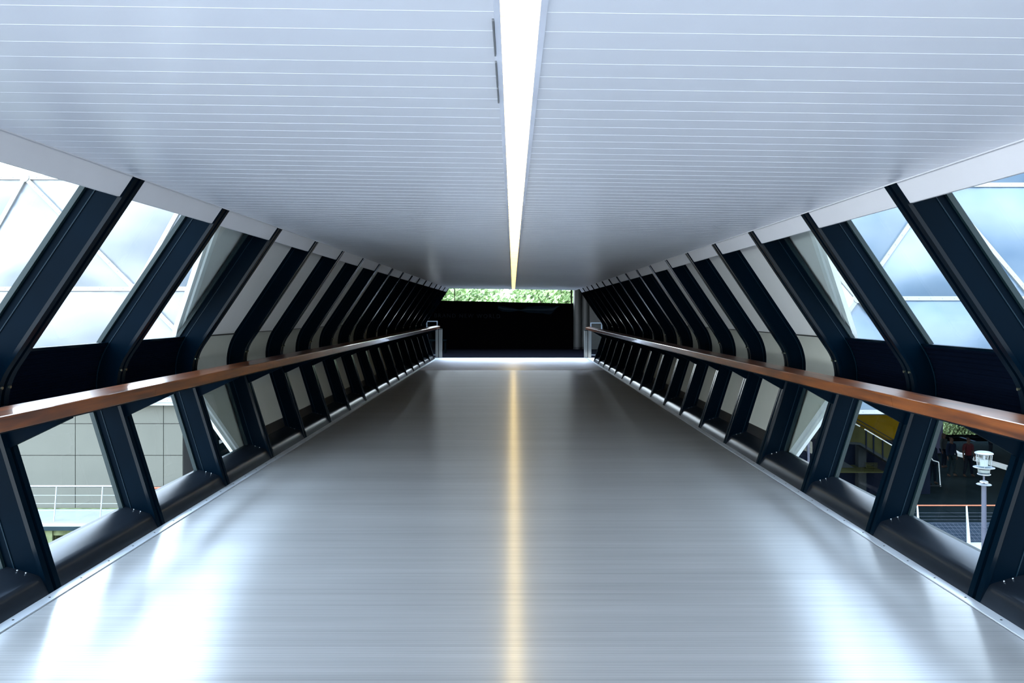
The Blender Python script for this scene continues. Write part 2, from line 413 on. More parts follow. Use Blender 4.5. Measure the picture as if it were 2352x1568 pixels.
# ================================================================ ribs, windows, sills, spandrels, fascias
def build_side(s):
    sg = s.sg; side = 'left' if sg < 0 else 'right'
    yb = s.yk(0)
    # ---- rib prototype at k = 0
    root = empty('steel_rib', (sg * (s.floor[0] + 0.1), yb + 0.06, 0))
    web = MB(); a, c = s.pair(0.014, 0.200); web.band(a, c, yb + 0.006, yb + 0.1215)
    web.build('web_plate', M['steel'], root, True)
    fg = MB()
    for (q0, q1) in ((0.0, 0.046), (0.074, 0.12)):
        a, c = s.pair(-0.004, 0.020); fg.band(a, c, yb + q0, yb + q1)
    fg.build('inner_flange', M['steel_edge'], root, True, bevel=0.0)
    of = MB(); a, c = s.pair(0.150, 0.156); of.band(a, c, yb + 0.001, yb + 0.119)
    of.build('edge_bead', M['bead'], root, True)
    # gusset bracket that carries the handrail
    dz = 0.0 if sg < 0 else -0.038; dx = 0.0 if sg < 0 else -0.065; dr = 0 if sg < 0 else -0.005
    gp = [(2.985 + dx, .835 + dz), (2.604 + dr, 1.018 + dz), (2.604 + dr, 1.0235 + dz), (2.728 + dr, 1.0475 + dz), (2.82 + dx, 1.075 + dz), (3.06 + dx, 1.095 + dz), (3.07 + dx, 1.0 + dz)]
    MB().prism([(sg * x, z) for x, z in gp], yb + 0.045, yb + 0.075).build('rail_bracket', M['steel'], root)
    for q in (0.023, 0.097):
        p = s.path(-0.004, 1.20, None)[0]
        MB().tube((p[0], yb + q, p[1]), (p[0] - sg * 0.012, yb + q, p[1] - 0.001), 0.009, 8).build('bolt', M['bolt'], root)
    # ---- sill prototype: rounded pressed-metal cover between rib 0 and rib 1
    ya, yc = yb + 0.122, yb + s.step + 0.0055
    gl = s.path(0.21)
    sp = [(2.704, 0.004), (2.742, 0.075), (2.752, 0.093), (2.772, 0.108), (2.800, 0.117), (2.905, 0.148), (2.955, 0.160), (2.955, -0.05), (2.704, -0.05)]
    off = s.floor[0] - 2.704
    sroot = MB().prism([(sg * (x + off), z) for x, z in sp], ya, yc).build('sill_cover', M['sill'], None, True)
    for fy in (0.012, s.step - 0.14):
        for (x, z) in ((2.748, 0.06), (2.83, 0.1285), (2.88, 0.1435)):
            MB().tube((sg * (x + off), ya + fy, z), (sg * (x + off - 0.002), ya + fy, z + 0.004), 0.004, 6).build('screw', M['rim'], sroot)
    # ---- spandrel prototypes (ribbed dark one, smooth grey one)
    a, c = s.pair(0.165, 0.195, 0.93, 1.40)
    def ribbed(p, m=52):
        L = [0]
        for i in range(1, len(p)): L.append(L[-1] + math.dist(p[i - 1], p[i]))
        o = []
        for k in range(m):
            t = L[-1] * k / (m - 1); j = 0
            while j < len(L) - 2 and L[j + 1] < t: j += 1
            f = (t - L[j]) / (L[j + 1] - L[j] + 1e-9)
            w = (0.006 if k % 4 in (0, 1) else 0.0) * -sg
            o.append((p[j][0] + f * (p[j + 1][0] - p[j][0]) + w, p[j][1] + f * (p[j + 1][1] - p[j][1])))
        return o
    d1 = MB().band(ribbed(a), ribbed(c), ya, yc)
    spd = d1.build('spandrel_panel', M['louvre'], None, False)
    lip = MB()
    for z0, z1 in ((1.392, 1.412), (0.922, 0.936)):
        a2, c2 = s.pair(0.160, 0.215, z0, z1); lip.band([a2[0], a2[-1]], [c2[0], c2[-1]], ya, yc)
    lip.build('edge_bar', M['steel_edge'], spd)
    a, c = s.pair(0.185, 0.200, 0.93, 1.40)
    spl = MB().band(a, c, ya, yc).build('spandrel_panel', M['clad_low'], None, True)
    a2, c2 = s.pair(0.178, 0.215, 1.392, 1.404)
    MB().band([a2[0], a2[-1]], [c2[0], c2[-1]], ya, yc).build('edge_bar', M['gasket'], spl)
    # ---- window prototype: upper and lower pane with side bars
    wroot = empty('window_proto', (sg * 3.1, yb + 0.7, 0.15))
    a, c = s.pair(0.203, 0.213, 1.40, None); MB().band(a, c, ya, yc).build('upper_pane', M['glass'], wroot)
    a, c = s.pair(0.203, 0.213, 0.15, 0.935); MB().band(a, c, ya, yc).build('lower_pane', M['glass'], wroot)
    for nm, z0, z1 in (('upper_frame', 1.40, None), ('lower_frame', 0.15, 0.93)):
        fr = MB(); a, c = s.pair(0.2005, 0.232, z0, z1)
        for q0, q1 in ((yc - 0.022, yc + 0.05), (ya - 0.06, ya + 0.010)): fr.band(a, c, q0, q1)
        fr.build(nm, M['frame'], wroot)
    gk = MB(); a, c = s.pair(0.199, 0.235, 0.140, 0.154); gk.band([a[0], a[-1]], [c[0], c[-1]], ya, yc); gk.build('bottom_bar', M['frame'], wroot)
    # ---- lining prototypes for the bays beyond the glass
    a, c = s.pair(0.190, 0.202, 1.40, None); li = MB().band(a, c, ya, yc).build('lining_panel', M['clad'], None, True)
    a, c = s.pair(0.185, 0.210, 1.392, 1.402); MB().band([a[0], a[-1]], [c[0], c[-1]], ya, yc).build('seam_strip', M['gasket'], li)
    li2 = copy_tree(li)                                             # tall version with a lower sheet too
    a, c = s.pair(0.190, 0.202, 0.27, 1.394); lo = MB().band(a, c, ya, yc).build('lower_sheet', M['clad_low'], li2, True)
    a, c = s.pair(0.194, 0.215, 0.14, 0.272); MB().band([a[0], a[-1]], [c[0], c[-1]], ya, yc).build('base_bar', M['gasket'], li2)
    # ---- fascia prototype: painted strip between the ribs under the ceiling edge
    zt = s.top[1]; zb = zt - 0.113
    a, c = s.pair(0.010, 0.024, zb, zt + 0.05)
    froot = MB().band([a[0], a[-1]], [c[0], c[-1]], yb + 0.121, yb + s.step - 0.001).build('trim_proto', M['fascia'])
    # ---- repeat along the bridge
    ribs = []
    for k in range(K0, K1 + 1):
        dy = s.step * k
        r = root if k == 0 else copy_tree(root)
        r.location.y = yb + 0.06 + dy; ribs.append((k, r))
        if k < 0: r['label'] = 'dark blue steel rib on the %s wall %s the camera, outside the frame' % (side, 'beside' if k == -2 else 'just before')
        else:
            r['label'] = 'dark blue bent steel rib of the %s wall, %s from the camera' % (side, ORD[k + 1] if k == 0 else ORD[k + 1] + ' one')
        if k == 0: r['label'] = 'widest, nearest dark blue bent steel rib of the %s wall' % side
        if k == K1: r['label'] = 'last dark blue steel rib of the %s wall, beside the far landing' % side
        r['category'] = 'rib'; r['group'] = 'steel ribs along the %s wall' % side
        if k == K1: continue
        w = wroot if k == 0 else (copy_tree(wroot) if k <= 2 else None)
        if w is not None and k == 2:
            for ch in list(w.children):
                if ch.name.startswith('upper'): bpy.data.objects.remove(ch)
        if k >= 2:
            p = li if k == 2 else (li2 if k == 3 else copy_tree(li2))
            p.location.y = dy; p['category'] = 'panel'; p['group'] = 'grey lining panels between the %s ribs' % side
            p['label'] = ('grey lining panel over the %s lower window with the white rims, beyond the third rib' if k == 2 else 'grey lining panel on the %%s, just beyond the %s rib' % ORD[k + 1]) % side
        if w is not None: w.location.y = yb + 0.7 + dy
        if w is not None: w.name = 'window_%d' % ((k - K0 + 1) + (0 if sg < 0 else 30)); w['kind'] = 'structure'
        f = froot if k == 0 else froot.copy()
        if k != 0: COL.objects.link(f)
        f.location.y = dy; f.name = 'trim_%d' % (10 + (k - K0) + (0 if sg < 0 else 30)); f['kind'] = 'structure'
        q = sroot if k == 0 else copy_tree(sroot)
        q.location.y = dy; q['category'] = 'sill'; q['group'] = 'rounded sills along the %s wall' % side
        nn = k + 2
        q['label'] = 'rounded dark metal sill on the %s, %s from the camera' % (side, ORD[nn] + ' one' if k >= -1 else 'beside the viewer') if k != -1 else 'nearest rounded dark metal sill on the %s, cut by the frame edge' % side
        if k >= 3: continue
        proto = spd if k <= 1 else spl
        if k in (0, 2): p = proto
        else: p = copy_tree(proto)
        p.location.y = dy; p['category'] = 'panel'
        p['group'] = ('dark ribbed panels above the %s handrail' if k <= 1 else 'smooth grey panels above the %s handrail') % side
        if k <= 1:
            p['label'] = 'dark ribbed panel behind the %s handrail, %s' % (side, {-2: 'beside the viewer', -1: 'at the picture edge before the nearest rib', 0: 'between the nearest and second ribs', 1: 'between the second and third ribs'}[k])
        else:
            p['label'] = 'smooth grey curved panel on the %s, just beyond the %s rib' % (side, ORD[k + 1])
    return ribs
build_side(LEFT); build_side(RIGHT)
# lip strips where the ceiling meets the fascias
for i, s in enumerate((LEFT, RIGHT)):
    x = s.sg * s.top[0]; z = s.top[1]
    lp = MB().prism([(x, z + 0.002), (x - s.sg * 0.012, z - 0.006), (x - s.sg * 0.012, z + 0.006), (x + s.sg * 0.012, z + 0.004)], BACK, CEIL_END)
    o = lp.build('trim_%d' % (4 + i), M['fascia']); o['kind'] = 'structure'

# ================================================================ handrails
for s, side in ((LEFT, 'left'), (RIGHT, 'right')):
    sg = s.sg; dz = 0.0 if sg < 0 else -0.042; xf, xb_ = (2.575, 2.845) if sg < 0 else (2.570, 2.838)
    root = empty('handrail', (sg * 2.7, 0, 1.04 + dz), 'long varnished reddish brown timber handrail along the %s wall' % side, 'handrail', 'timber handrails')
    # the board leans about 11 degrees towards the walkway
    ft = (2.575, 1.118) if sg < 0 else (2.570, 1.078); w_, h_ = 0.143, 0.089; ca, sa = math.cos(0.192), math.sin(0.192)
    def rp(u, v): return (ft[0] + u * ca + v * sa, ft[1] + u * sa - v * ca)
    prof = [rp(0, h_ - .008), rp(.008, h_), rp(w_ - .01, h_), rp(w_, h_ - .01), rp(w_, .010), rp(w_ - .010, 0), rp(.009, 0), rp(.003, .0025), rp(0, .008)]
    xf = ft[0]; zb = rp(.02, h_)[1]
    y = -3.0; seg = 2.62 if sg > 0 else 2.78; y = {-1: 4.57 - 3 * 2.78 + 1.1, 1: 4.43 - 3 * 2.62 + 0.9}[sg]
    while y < 27.6:
        y1 = min(y + seg, 27.75)
        # scarf joints cut at a slant across the rail
        f0 = (lambda x, z, y=y: y + 0.25 * (abs(x) - xf)); f1 = (lambda x, z, y1=y1: y1 - 0.0015 + (0.25 * (abs(x) - xf) if y1 < 27.7 else -0.5 * (abs(x) - xf)))
        MB().prism([(sg * a, b) for a, b in prof], f0, f1).build('rail_board', M['wood'], root, False)
        y = y1
    MB().prism([(sg * a, b) for a, b in (rp(.008, h_ + .0005), rp(.11, h_ + .0005), rp(.11, h_ + .007), rp(.008, h_ + .007))], -2.9, 27.3).build('support_bar', M['steel_edge'], root)

# ================================================================ outer lining that closes round the bridge
for s, side, ys in ((LEFT, 'left', 6.80), (RIGHT, 'right', 6.54)):
    zr = 2.292; yend = s.yk(K1) + 0.10
    y0 = lambda x, z, ys=ys: ys + 0.815 * (zr - z)
    root = empty('wall_' + side, (s.sg * 3.5, 8, 0)); root['kind'] = 'structure'; root['label'] = 'grey lining outside the %s windows' % side
    a, c = s.pair(0.255, 0.285, 1.395, None); up = MB().band(a, c, lambda x, z: y0(x, z) + 0.08, yend).build('upper_lining', M['clad'], root, True)
    a, c = s.pair(0.255, 0.285, -0.08, 1.385); MB().band(a, c, lambda x, z: y0(x, z) + 0.08, yend).build('lower_lining', M['clad_low'], root, True)
    a, c = s.pair(0.29, 0.30, -0.08, None); MB().band(a, c, lambda x, z: y0(x, z) - 0.04, yend).build('backing', M['gasket'], root, True)
    a, c = s.pair(0.248, 0.288, -0.08, None); MB().band(a, c, y0, lambda x, z: y0(x, z) + 0.079).build('inner_rim', M['rim'], root, True)
    a, c = s.pair(0.248, 0.285, -0.08, None); MB().band(a, c, lambda x, z: y0(x, z) - 0.125, lambda x, z: y0(x, z) - 0.050).build('outer_rim', M['rim'], root, True)

# ================================================================ far landing
D = 34.2
MB().box(-7.5, 7.5, FLOOR_END + 0.06, 36.5, -0.3, -0.005).build('floor_carpet', M['carpet'])['kind'] = 'structure'
MB().box(-2.9, 2.9, FLOOR_END, FLOOR_END + 0.055, -0.3, 0.012).build('trim_7', M['edge'])['kind'] = 'structure'
wb = MB().prism([(-7.5, 0), (2.64, 0), (2.64, PZ(697, D)), (-3.1, PZ(690, D)), (-7.5, 2.3)], D, D + 0.15).build('wall_back', M['black']); tag(wb, 'black hoarding wall closing the far end', kind='structure')
MB().box(-7.6, -7.5, 27.2, 36, 0, 3.0).build('wall_landing_left', M['black'])['kind'] = 'structure'
MB().box(3.32, 7.5, D - 0.25, D, 0, 3.1).build('wall_landing_right', M['conc'])['kind'] = 'structure'
MB().box(2.64, 3.32, D - 0.02, D + 0.15, 0, 3.1).build('wall_landing_back', M['conc'])['kind'] = 'structure'
for s, xo, tail in ((RIGHT, 4.7, 'right'), (LEFT, -7.5, 'left')):
    ye = s.yk(K1) + 0.123
    MB().prism(s.path(0.10, -0.05, 2.40) + [(s.sg * 2.35, 3.1), (xo, 3.1), (xo, -0.05)], ye, ye + 0.1).build('wall_landing_front_' + tail, M['conc'])['kind'] = 'structure'  # hidden wall added so the glass screen does not mirror outside sky
MB().box(4.7, 4.85, 25.6, D, 0, 3.1).build('wall_landing_side', M['conc'])['kind'] = 'structure'
MB().box(3.32, 7.5, D - 0.256, D - 0.252, 1.06, 1.075).build('trim_8', M['joint'])['kind'] = 'structure'
for i, x in enumerate((2.80, 3.145)):
    c_ = empty('round_column', (x, D - 0.2, 0), ('grey round column touching the right end of the black hoarding', 'grey round column between its twin column and the plain grey wall')[i], 'column', 'round columns at the far landing')
    MB().lathe(x, D - 0.2, [(0.172, 0.10), (0.172, 1.062)], 32).build('lower_shaft', M['conc'], c_, True)
    MB().lathe(x, D - 0.2, [(0.172, 1.07), (0.172, 3.1)], 32).build('upper_shaft', M['conc'], c_, True)
    MB().lathe(x, D - 0.2, [(0.150, 0.0), (0.150, 1.07)], 32).build('base_ring', M['gasket'], c_, True)
MB().box(-7.6, 7.6, 29.4, D + 0.3, 3.1, 3.35).build('ceiling_landing', M['canopy'])['kind'] = 'structure'  # unseen roof slab added to cut down sky light on the landing
# window band above the hoarding
wn = empty('window_60', (0, D, 2.1)); wn['kind'] = 'structure'
MB().box(-7.4, 2.62, D + 0.06, D + 0.07, 1.99, 3.2).build('pane', M['glass'], wn)
mu = MB()
for px, w in ((1044, 0.02), (1312.5, 0.035)): mu.box(PX(px, D) - w, PX(px, D) + w, D + 0.02, D + 0.055, 1.9, 3.2)
mu.build('mullion', M['moss'], wn)
# writing on the hoarding, and a wavy reflection painted as thin relief stripes
def text_obj(s, name, h, loc, material, parent=None, rot=0.0, space=1.0):
    cu = bpy.data.curves.new(name, 'FONT'); cu.body = s; cu.size = h / 0.70; cu.extrude = 0.004; cu.space_character = space
    o = bpy.data.objects.new(name, cu); COL.objects.link(o); cu.materials.append(material)
    o.rotation_euler = (math.pi / 2, rot, 0); o.location = loc
    bpy.context.view_layer.update()
    me = bpy.data.meshes.new_from_object(o.evaluated_get(bpy.context.evaluated_depsgraph_get())); me.name = name
    m_ = bpy.data.objects.new(name, me); COL.objects.link(m_); m_.rotation_euler = o.rotation_euler; m_.location = loc
    if not me.materials: me.materials.append(material)
    bpy.data.objects.remove(o); m_.name = name
    return m_
tx = text_obj('BRAND NEW WORLD', 'wall_lettering', 0.17, (PX(997, D), D - 0.012, PZ(728.5, D)), M['letters'], None, 0.012, 1.28)
tag(tx, 'faint grey lettering reading BRAND NEW WORLD on the black hoarding', 'lettering')
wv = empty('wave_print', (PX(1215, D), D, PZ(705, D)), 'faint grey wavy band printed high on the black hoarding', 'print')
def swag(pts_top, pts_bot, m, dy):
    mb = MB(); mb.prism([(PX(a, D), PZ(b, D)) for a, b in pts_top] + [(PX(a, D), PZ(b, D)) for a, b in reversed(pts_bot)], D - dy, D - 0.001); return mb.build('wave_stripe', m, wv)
def curve(pts, m=8):
    o = []
    for i in range(len(pts) - 1):
        (x0, y0), (x1, y1) = pts[i], pts[i + 1]
        for k in range(m): t = k / m; u = (1 - math.cos(math.pi * t)) / 2; o.append((x0 + (x1 - x0) * t, y0 + (y1 - y0) * u))
    o.append(pts[-1]); return o
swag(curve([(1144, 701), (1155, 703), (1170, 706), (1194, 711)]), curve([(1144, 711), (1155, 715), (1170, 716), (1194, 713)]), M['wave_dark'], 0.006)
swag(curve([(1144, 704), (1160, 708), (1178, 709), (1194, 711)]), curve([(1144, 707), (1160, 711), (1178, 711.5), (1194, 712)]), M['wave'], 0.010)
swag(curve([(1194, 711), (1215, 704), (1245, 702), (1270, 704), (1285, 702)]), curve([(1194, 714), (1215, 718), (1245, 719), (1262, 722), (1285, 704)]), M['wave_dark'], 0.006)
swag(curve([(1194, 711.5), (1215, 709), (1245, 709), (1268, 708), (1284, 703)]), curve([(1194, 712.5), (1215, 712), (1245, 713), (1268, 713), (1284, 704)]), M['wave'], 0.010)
# posts under the rail ends and the framed glass screens
for s, side, xa, xb_ in ((LEFT, 'left', -2.73, -2.50), (RIGHT, 'right', 2.52, 2.76)):
    yp = 27.7; zt = 1.035 if s.sg < 0 else 0.99
    root = empty('end_post', ((xa + xb_) / 2, yp, 0), 'pale brushed metal post holding the far end of the %s handrail' % side, 'post', 'handrail end posts')
    w = xb_ - xa
    MB().box(xa + .02, xb_ - .02, yp - 0.03, yp + 0.09, 0.0, zt - 0.02).build('core', M['gasket'], root)
    inner = (xb_ - .11, xb_) if s.sg < 0 else (xa, xa + .11)
    outer = (xa, xb_ - .135) if s.sg < 0 else (xa + .135, xb_)
    MB().box(*inner, yp - 0.05, yp + 0.1, 0.0, zt - 0.03).build('front_plate', M['post'], root, bevel=0.006)
    MB().box(*outer, yp - 0.045, yp + 0.1, 0.0, zt - 0.008).build('side_plate', M['post'], root, bevel=0.006)
    MB().box(xa, xb_, yp - 0.045, yp + 0.1, zt - 0.03, zt - 0.004).build('cap', M['frame'], root, bevel=0.004)
    x0, x1 = (-3.12, -2.72) if s.sg < 0 else (2.80, 3.22)
    g = empty('glass_screen', ((x0 + x1) / 2, 28.3, 0), 'small pale framed glass screen behind the %s end post' % side, 'screen', 'glass screens at the far landing')
    fr = MB(); zz = 1.30 if s.sg < 0 else 1.24
    fr.box(x0 + .03, x1 - .03, 28.28, 28.32, zz - .03, zz); fr.box(x0 + .03, x1 - .03, 28.28, 28.32, 0.05, 0.09); fr.box(x0, x0 + .03, 28.28, 28.32, 0.0, zz); fr.box(x1 - .03, x1, 28.28, 28.32, 0.0, zz)
    fr.build('frame', M['bluewhite'], g); MB().box(x0 + .03, x1 - .03, 28.295, 28.305, 0.09, zz - .03).build('pane', M['glass'], g)
tb = empty('side_table', (-2.85, 31, 0), 'small dark side table by the black hoarding, beyond the left end post', 'table')
MB().box(-3.3, -2.62, 30.7, 31.2, 0.47, 0.52).build('table_top', M['teal'], tb, bevel=0.005)
for x in (-3.25, -2.68):
    for y in (30.75, 31.12): MB().box(x, x + .04, y, y + .04, 0, .47).build('leg', M['teal'], tb)

# ---- trees beyond the far landing
def tree(x, y, z0, h, r, n, leafm, label, name='tree', size=(0.10, 0.22), group='trees beyond the far window'):
    root = empty(name, (x, y, z0), label, 'tree', group)
    tr_ = MB(); tr_.tube((x, y, z0), (x + 0.1, y, z0 + h * 0.55), 0.16, 10, 0.10)
    for i in range(6):
        a = i * 1.05; tr_.tube((x + 0.1, y, z0 + h * 0.5), (x + math.cos(a) * r * 0.6, y + math.sin(a) * r * 0.6, z0 + h * 0.8), 0.06, 6, 0.02)
    tr_.build('trunk', M['bark'], root, True)
    mb = MB(); blobs = [(random.uniform(-.6, .6) * r, random.uniform(-.5, .5) * r, random.uniform(.35, .9) * h, random.uniform(.35, .6) * r) for _ in range(10)]
    for _ in range(n):
        bx, by, bz, br = random.choice(blobs)
        d = Vector((random.gauss(0, 1), random.gauss(0, 1), random.gauss(0, 1))).normalized() * br * random.uniform(0.55, 1.0)
        c = Vector((x + bx, y + by, z0 + bz)) + d; sz = random.uniform(*size)
        u = Vector((random.gauss(0, 1), random.gauss(0, 1), random.gauss(0, 1))).normalized(); v = u.orthogonal().normalized(); w = u.cross(v)
        b = len(mb.v)
        mb.v += [tuple(c - v * sz), tuple(c + w * sz * .5 + u * sz * .12), tuple(c + v * sz), tuple(c - w * sz * .5 + u * sz * .12)]
        mb.f.append([b, b + 1, b + 2, b + 3])
    mb.build('crown', leafm, root)
for i, (x, lab) in enumerate(((-5.2, 'bright green tree seen at the left end of the far window'), (-2.6, 'bright green tree left of the lamp end in the far window'), (0.2, 'bright green tree seen straight below the lamp end in the far window'), (2.4, 'bright green tree in the middle of the far window, right of the lamp'), (4.8, 'bright green tree seen at the right end of the far window'))):
    tree(x, 48 + (i % 2) * 4.2, -3.0, (6.6, 6.9, 6.5, 7.0, 6.3)[i], 2.5, 11000, M['leaf_far'], lab)

# ================================================================ outside: foil roof facades left and right
FD = 28.0
def cushion(tri, sunk, m, root):
    """triangular air cushion bulging towards the bridge"""
    mb = MB(); N = 8; A, B, C_ = [Vector(t) for t in tri]; idx = {}
    for i in range(N + 1):
        for j in range(N + 1 - i):
            a = i / N; b = j / N; c = 1 - a - b
            p = A * a + B * b + C_ * c; bulge = 27 * a * b * c * 0.42
            idx[(i, j)] = len(mb.v); mb.v.append((p.x, FD + sunk - bulge, p.y))
    for i in range(N):
        for j in range(N - i):
            mb.f.append([idx[(i, j)], idx[(i + 1, j)], idx[(i, j + 1)]])
            if i + j < N - 1: mb.f.append([idx[(i + 1, j)], idx[(i + 1, j + 1)], idx[(i, j + 1)]])
    me = bpy.data.meshes.new('cushion'); me.from_pydata(mb.v, [], mb.f); me.shade_smooth()
    o = link('cushion', me, m, root)
    return o
def foil_facade(side, node_x, rows, xlim, cm, sm, label, pitch, r0):
    root = empty('foil_roof', (PX(node_x, FD), FD, PZ(rows[-1], FD)), label, 'facade', 'triangular foil roof facades')
    P2, skew = pitch
    def nodes(r): return [node_x - skew * (r - r0) + P2 * k for k in range(-6, 7)]
    bars = []
    for r in range(len(rows) - 1):
        ya, yb = rows[r], rows[r + 1]; A = nodes(r); B = nodes(r + 1)
        def inside(*xs): return all(xlim[0] <= x <= xlim[1] for x in xs)
        for i, x in enumerate(A):
            off = [b for b in B if abs(b - (x - skew)) < 1 or abs(b - (x - skew + P2)) < 1]
            for b in off:
                if inside(x, b): bars.append(((x, ya), (b, yb)))
            if len(off) == 2 and inside(x, *off): cushion([(PX(x, FD), PZ(ya, FD)), (PX(off[0], FD), PZ(yb, FD)), (PX(off[1], FD), PZ(yb, FD))], 0, cm, root)
            if i + 1 < len(A):
                mid = x + P2 - skew
                if inside(x, A[i + 1], mid): cushion([(PX(x, FD), PZ(ya, FD)), (PX(mid, FD), PZ(yb, FD)), (PX(A[i + 1], FD), PZ(ya, FD))], 0, cm, root)
        if r > 0 or True:
            xs = [x for x in A if inside(x)]
            if xs: bars.append(((xs[0], ya), (xs[-1], ya)))
    xs = [x for x in nodes(len(rows) - 1) if xlim[0] <= x <= xlim[1]]
    bars.append(((xs[0], rows[-1]), (xs[-1], rows[-1])))
    for (p, q) in bars:
        a = Vector((PX(p[0], FD), PZ(p[1], FD))); b = Vector((PX(q[0], FD), PZ(q[1], FD))); d = (b - a).normalized(); nrm = Vector((-d.y, d.x)) * 0.075
        bar = MB().prism([tuple(a + nrm), tuple(b + nrm), tuple(b - nrm), tuple(a - nrm)], FD - 0.10, FD + 0.06).build('frame_strip', sm, root)
        bo = MB(); L = (b - a).length; t = 0.5
        while t < L - 0.5:
            c = a + d * t
            bo.tube((c.x, FD - 0.115, c.y), (c.x, FD - 0.099, c.y), 0.022, 6); t += 0.42
        bo.build('bolts', M['strapbolt'], bar)['kind'] = 'stuff'
    pts = {p for br in bars for p in br if xlim[0] <= p[0] <= xlim[1]}
    for p in sorted(pts):
        x_, z_ = PX(p[0], FD), PZ(p[1], FD)
        MB().tube((x_, FD - 0.13, z_), (x_, FD - 0.06, z_), 0.17, 12, 0.17).build('node_plate', sm, root)
    return root
foil_facade('left', 60, [408, 663, 918], (-760, 870), M['cushion_l'], M['strap_l'], 'bright white triangular foil roof with bolted strips outside the left windows', (394.0, 142.0), 0)
foil_facade('right', 2150, [165, 425, 685, 945], (1700, 3160), M['cushion_r'], M['strap_r'], 'pale blue triangular foil roof with bolted strips outside the right windows', (402.0, 182.0), 1)

# ---- left quay building
lb = empty('quay_building', (PX(0, 28.2), 28.2, PZ(1166, 28.2)), 'beige panelled building on the quay below the left windows', 'building')
d = 28.2; mb = MB(); xs = [-640, -434, -231.5, -29.3, 173, 375.4, 420]; zs = [930, 972.7, 1045.4, 1118, 1167]
for i in range(len(xs) - 1):
    for j in range(len(zs) - 1):
        mb.box(PX(xs[i], d) + .012, PX(xs[i + 1], d) - .012, d, d + 0.06, PZ(zs[j + 1], d) + .012, PZ(zs[j], d) - .012)
mb.build('wall_panels', M['beige'], lb)
MB().box(PX(-640, d), PX(420, d), d + 0.05, d + 1.8, PZ(1175, d), PZ(930, d)).build('core_wall', M['joint'], lb)
MB().box(PX(-640, d), PX(470, d), d - 0.25, d + 2.2, PZ(929, d), PZ(917, d)).build('coping', M['white'], lb)
MB().box(PX(-640, d), PX(470, d), d - 0.10, d + 2.2, PZ(917, d), PZ(912, d)).build('gutter_shadow', M['darkband'], lb)  # dark band between the two copings
MB().box(PX(-640, d), PX(560, d), d - 0.25, d + 2.2, PZ(912, d), PZ(903, d)).build('upper_coping', M['white'], lb)
MB().box(PX(-640, d), PX(330, d), d - 0.08, d, PZ(1172, d), PZ(1166, d)).build('plinth', M['moss'], lb)
qd = empty('quay_deck', (PX(0, 26.3), 26.3, -5.6), 'white topped quay deck below the beige building, over mossy concrete', 'deck')
MB().box(PX(-640, 26.3), PX(330, 26.3), 26.25, 28.9, -5.56, -5.45).build('deck_top', M['white'], qd)
MB().box(PX(-640, 26.3), PX(330, 26.3), 26.22, 26.6, -5.69, -5.56).build('dark_edge', M['darkband'], qd)
mb = MB(); z0 = -9.0
xo = [PX(-640, 26.4), PX(123, 26.4), PX(164, 26.4), PX(215, 26.4)]
mb.box(xo[0], xo[1], 26.4, 27.4, z0, -5.69); mb.box(xo[1], xo[2], 26.4, 27.4, -5.90, -5.69); mb.box(xo[2], PX(330, 26.4), 26.4, 27.4, z0, -5.69)
mb.box(xo[1] - .22, xo[1], 26.32, 26.45, z0, -5.72); mb.box(xo[2], xo[2] + .12, 26.32, 26.45, z0, -5.72)
mb.build('quay_face', M['moss'], qd)
MB().box(xo[1], xo[2], 27.0, 27.4, z0, -5.90).build('recess', M['black'], qd)
rl = empty('quay_railing', (PX(180, 26.5), 26.5, -5.45), 'pale wire railing on the quay deck before the beige building', 'railing')
dd = 26.5; zt = PZ(1116, dd)
MB().tube((PX(-640, dd), dd, zt), (PX(318, dd), dd, zt), 0.028).build('top_rail', M['railw'], rl, True)
wi = MB()
for py in (1137, 1156, 1172): wi.tube((PX(-640, dd), dd, PZ(py, dd)), (PX(318, dd), dd, PZ(py, dd)), 0.007, 5)
wi.build('wires', M['railw'], rl)
for k in range(-7, 2):
    px = 130 + 106 * k
    MB().tube((PX(px, dd), dd, zt), (PX(px - 6, dd), dd, -5.45), 0.022).build('post', M['railw'], rl, True)
MB().tube((PX(330, 27), 27, PZ(1121, 27)), (PX(430, 27), 27, PZ(1119, 27)), 0.035).build('railing_end_bar', M['orange'])
tag(bpy.data.objects['railing_end_bar'], 'short orange rail at the right end of the beige building', 'rail')
db = empty('dark_shed', (PX(500, 31), 31, -6), 'dark shed with a finned vent seen in the small gap left of the white rims', 'building')
MB().box(PX(421, 31), PX(640, 31), 31, 33, -8.5, PZ(905, 31)).build('shed_wall', M['teal'], db)
fn = MB()
for k in range(11): fn.box(PX(476 + k * .8, 30.9), PX(488 + k * .8, 30.9), 30.86, 30.95, PZ(942 + k * 2.9 + 1.2, 30.9), PZ(942 + k * 2.9, 30.9))
fn.build('vent_fins', M['white'], db)
MB().prism([(PX(a, 30.9), PZ(b, 30.9)) for a, b in ((503, 998), (512, 990), (523, 997), (519, 1003), (507, 1002))], 30.85, 30.98).build('peach_panel', M['peach'], db)
MB().prism([(PX(a, 30.9), PZ(b, 30.9)) for a, b in ((504, 1010), (514, 1014), (505, 1019))], 30.85, 30.98).build('white_panel', M['white'], db)

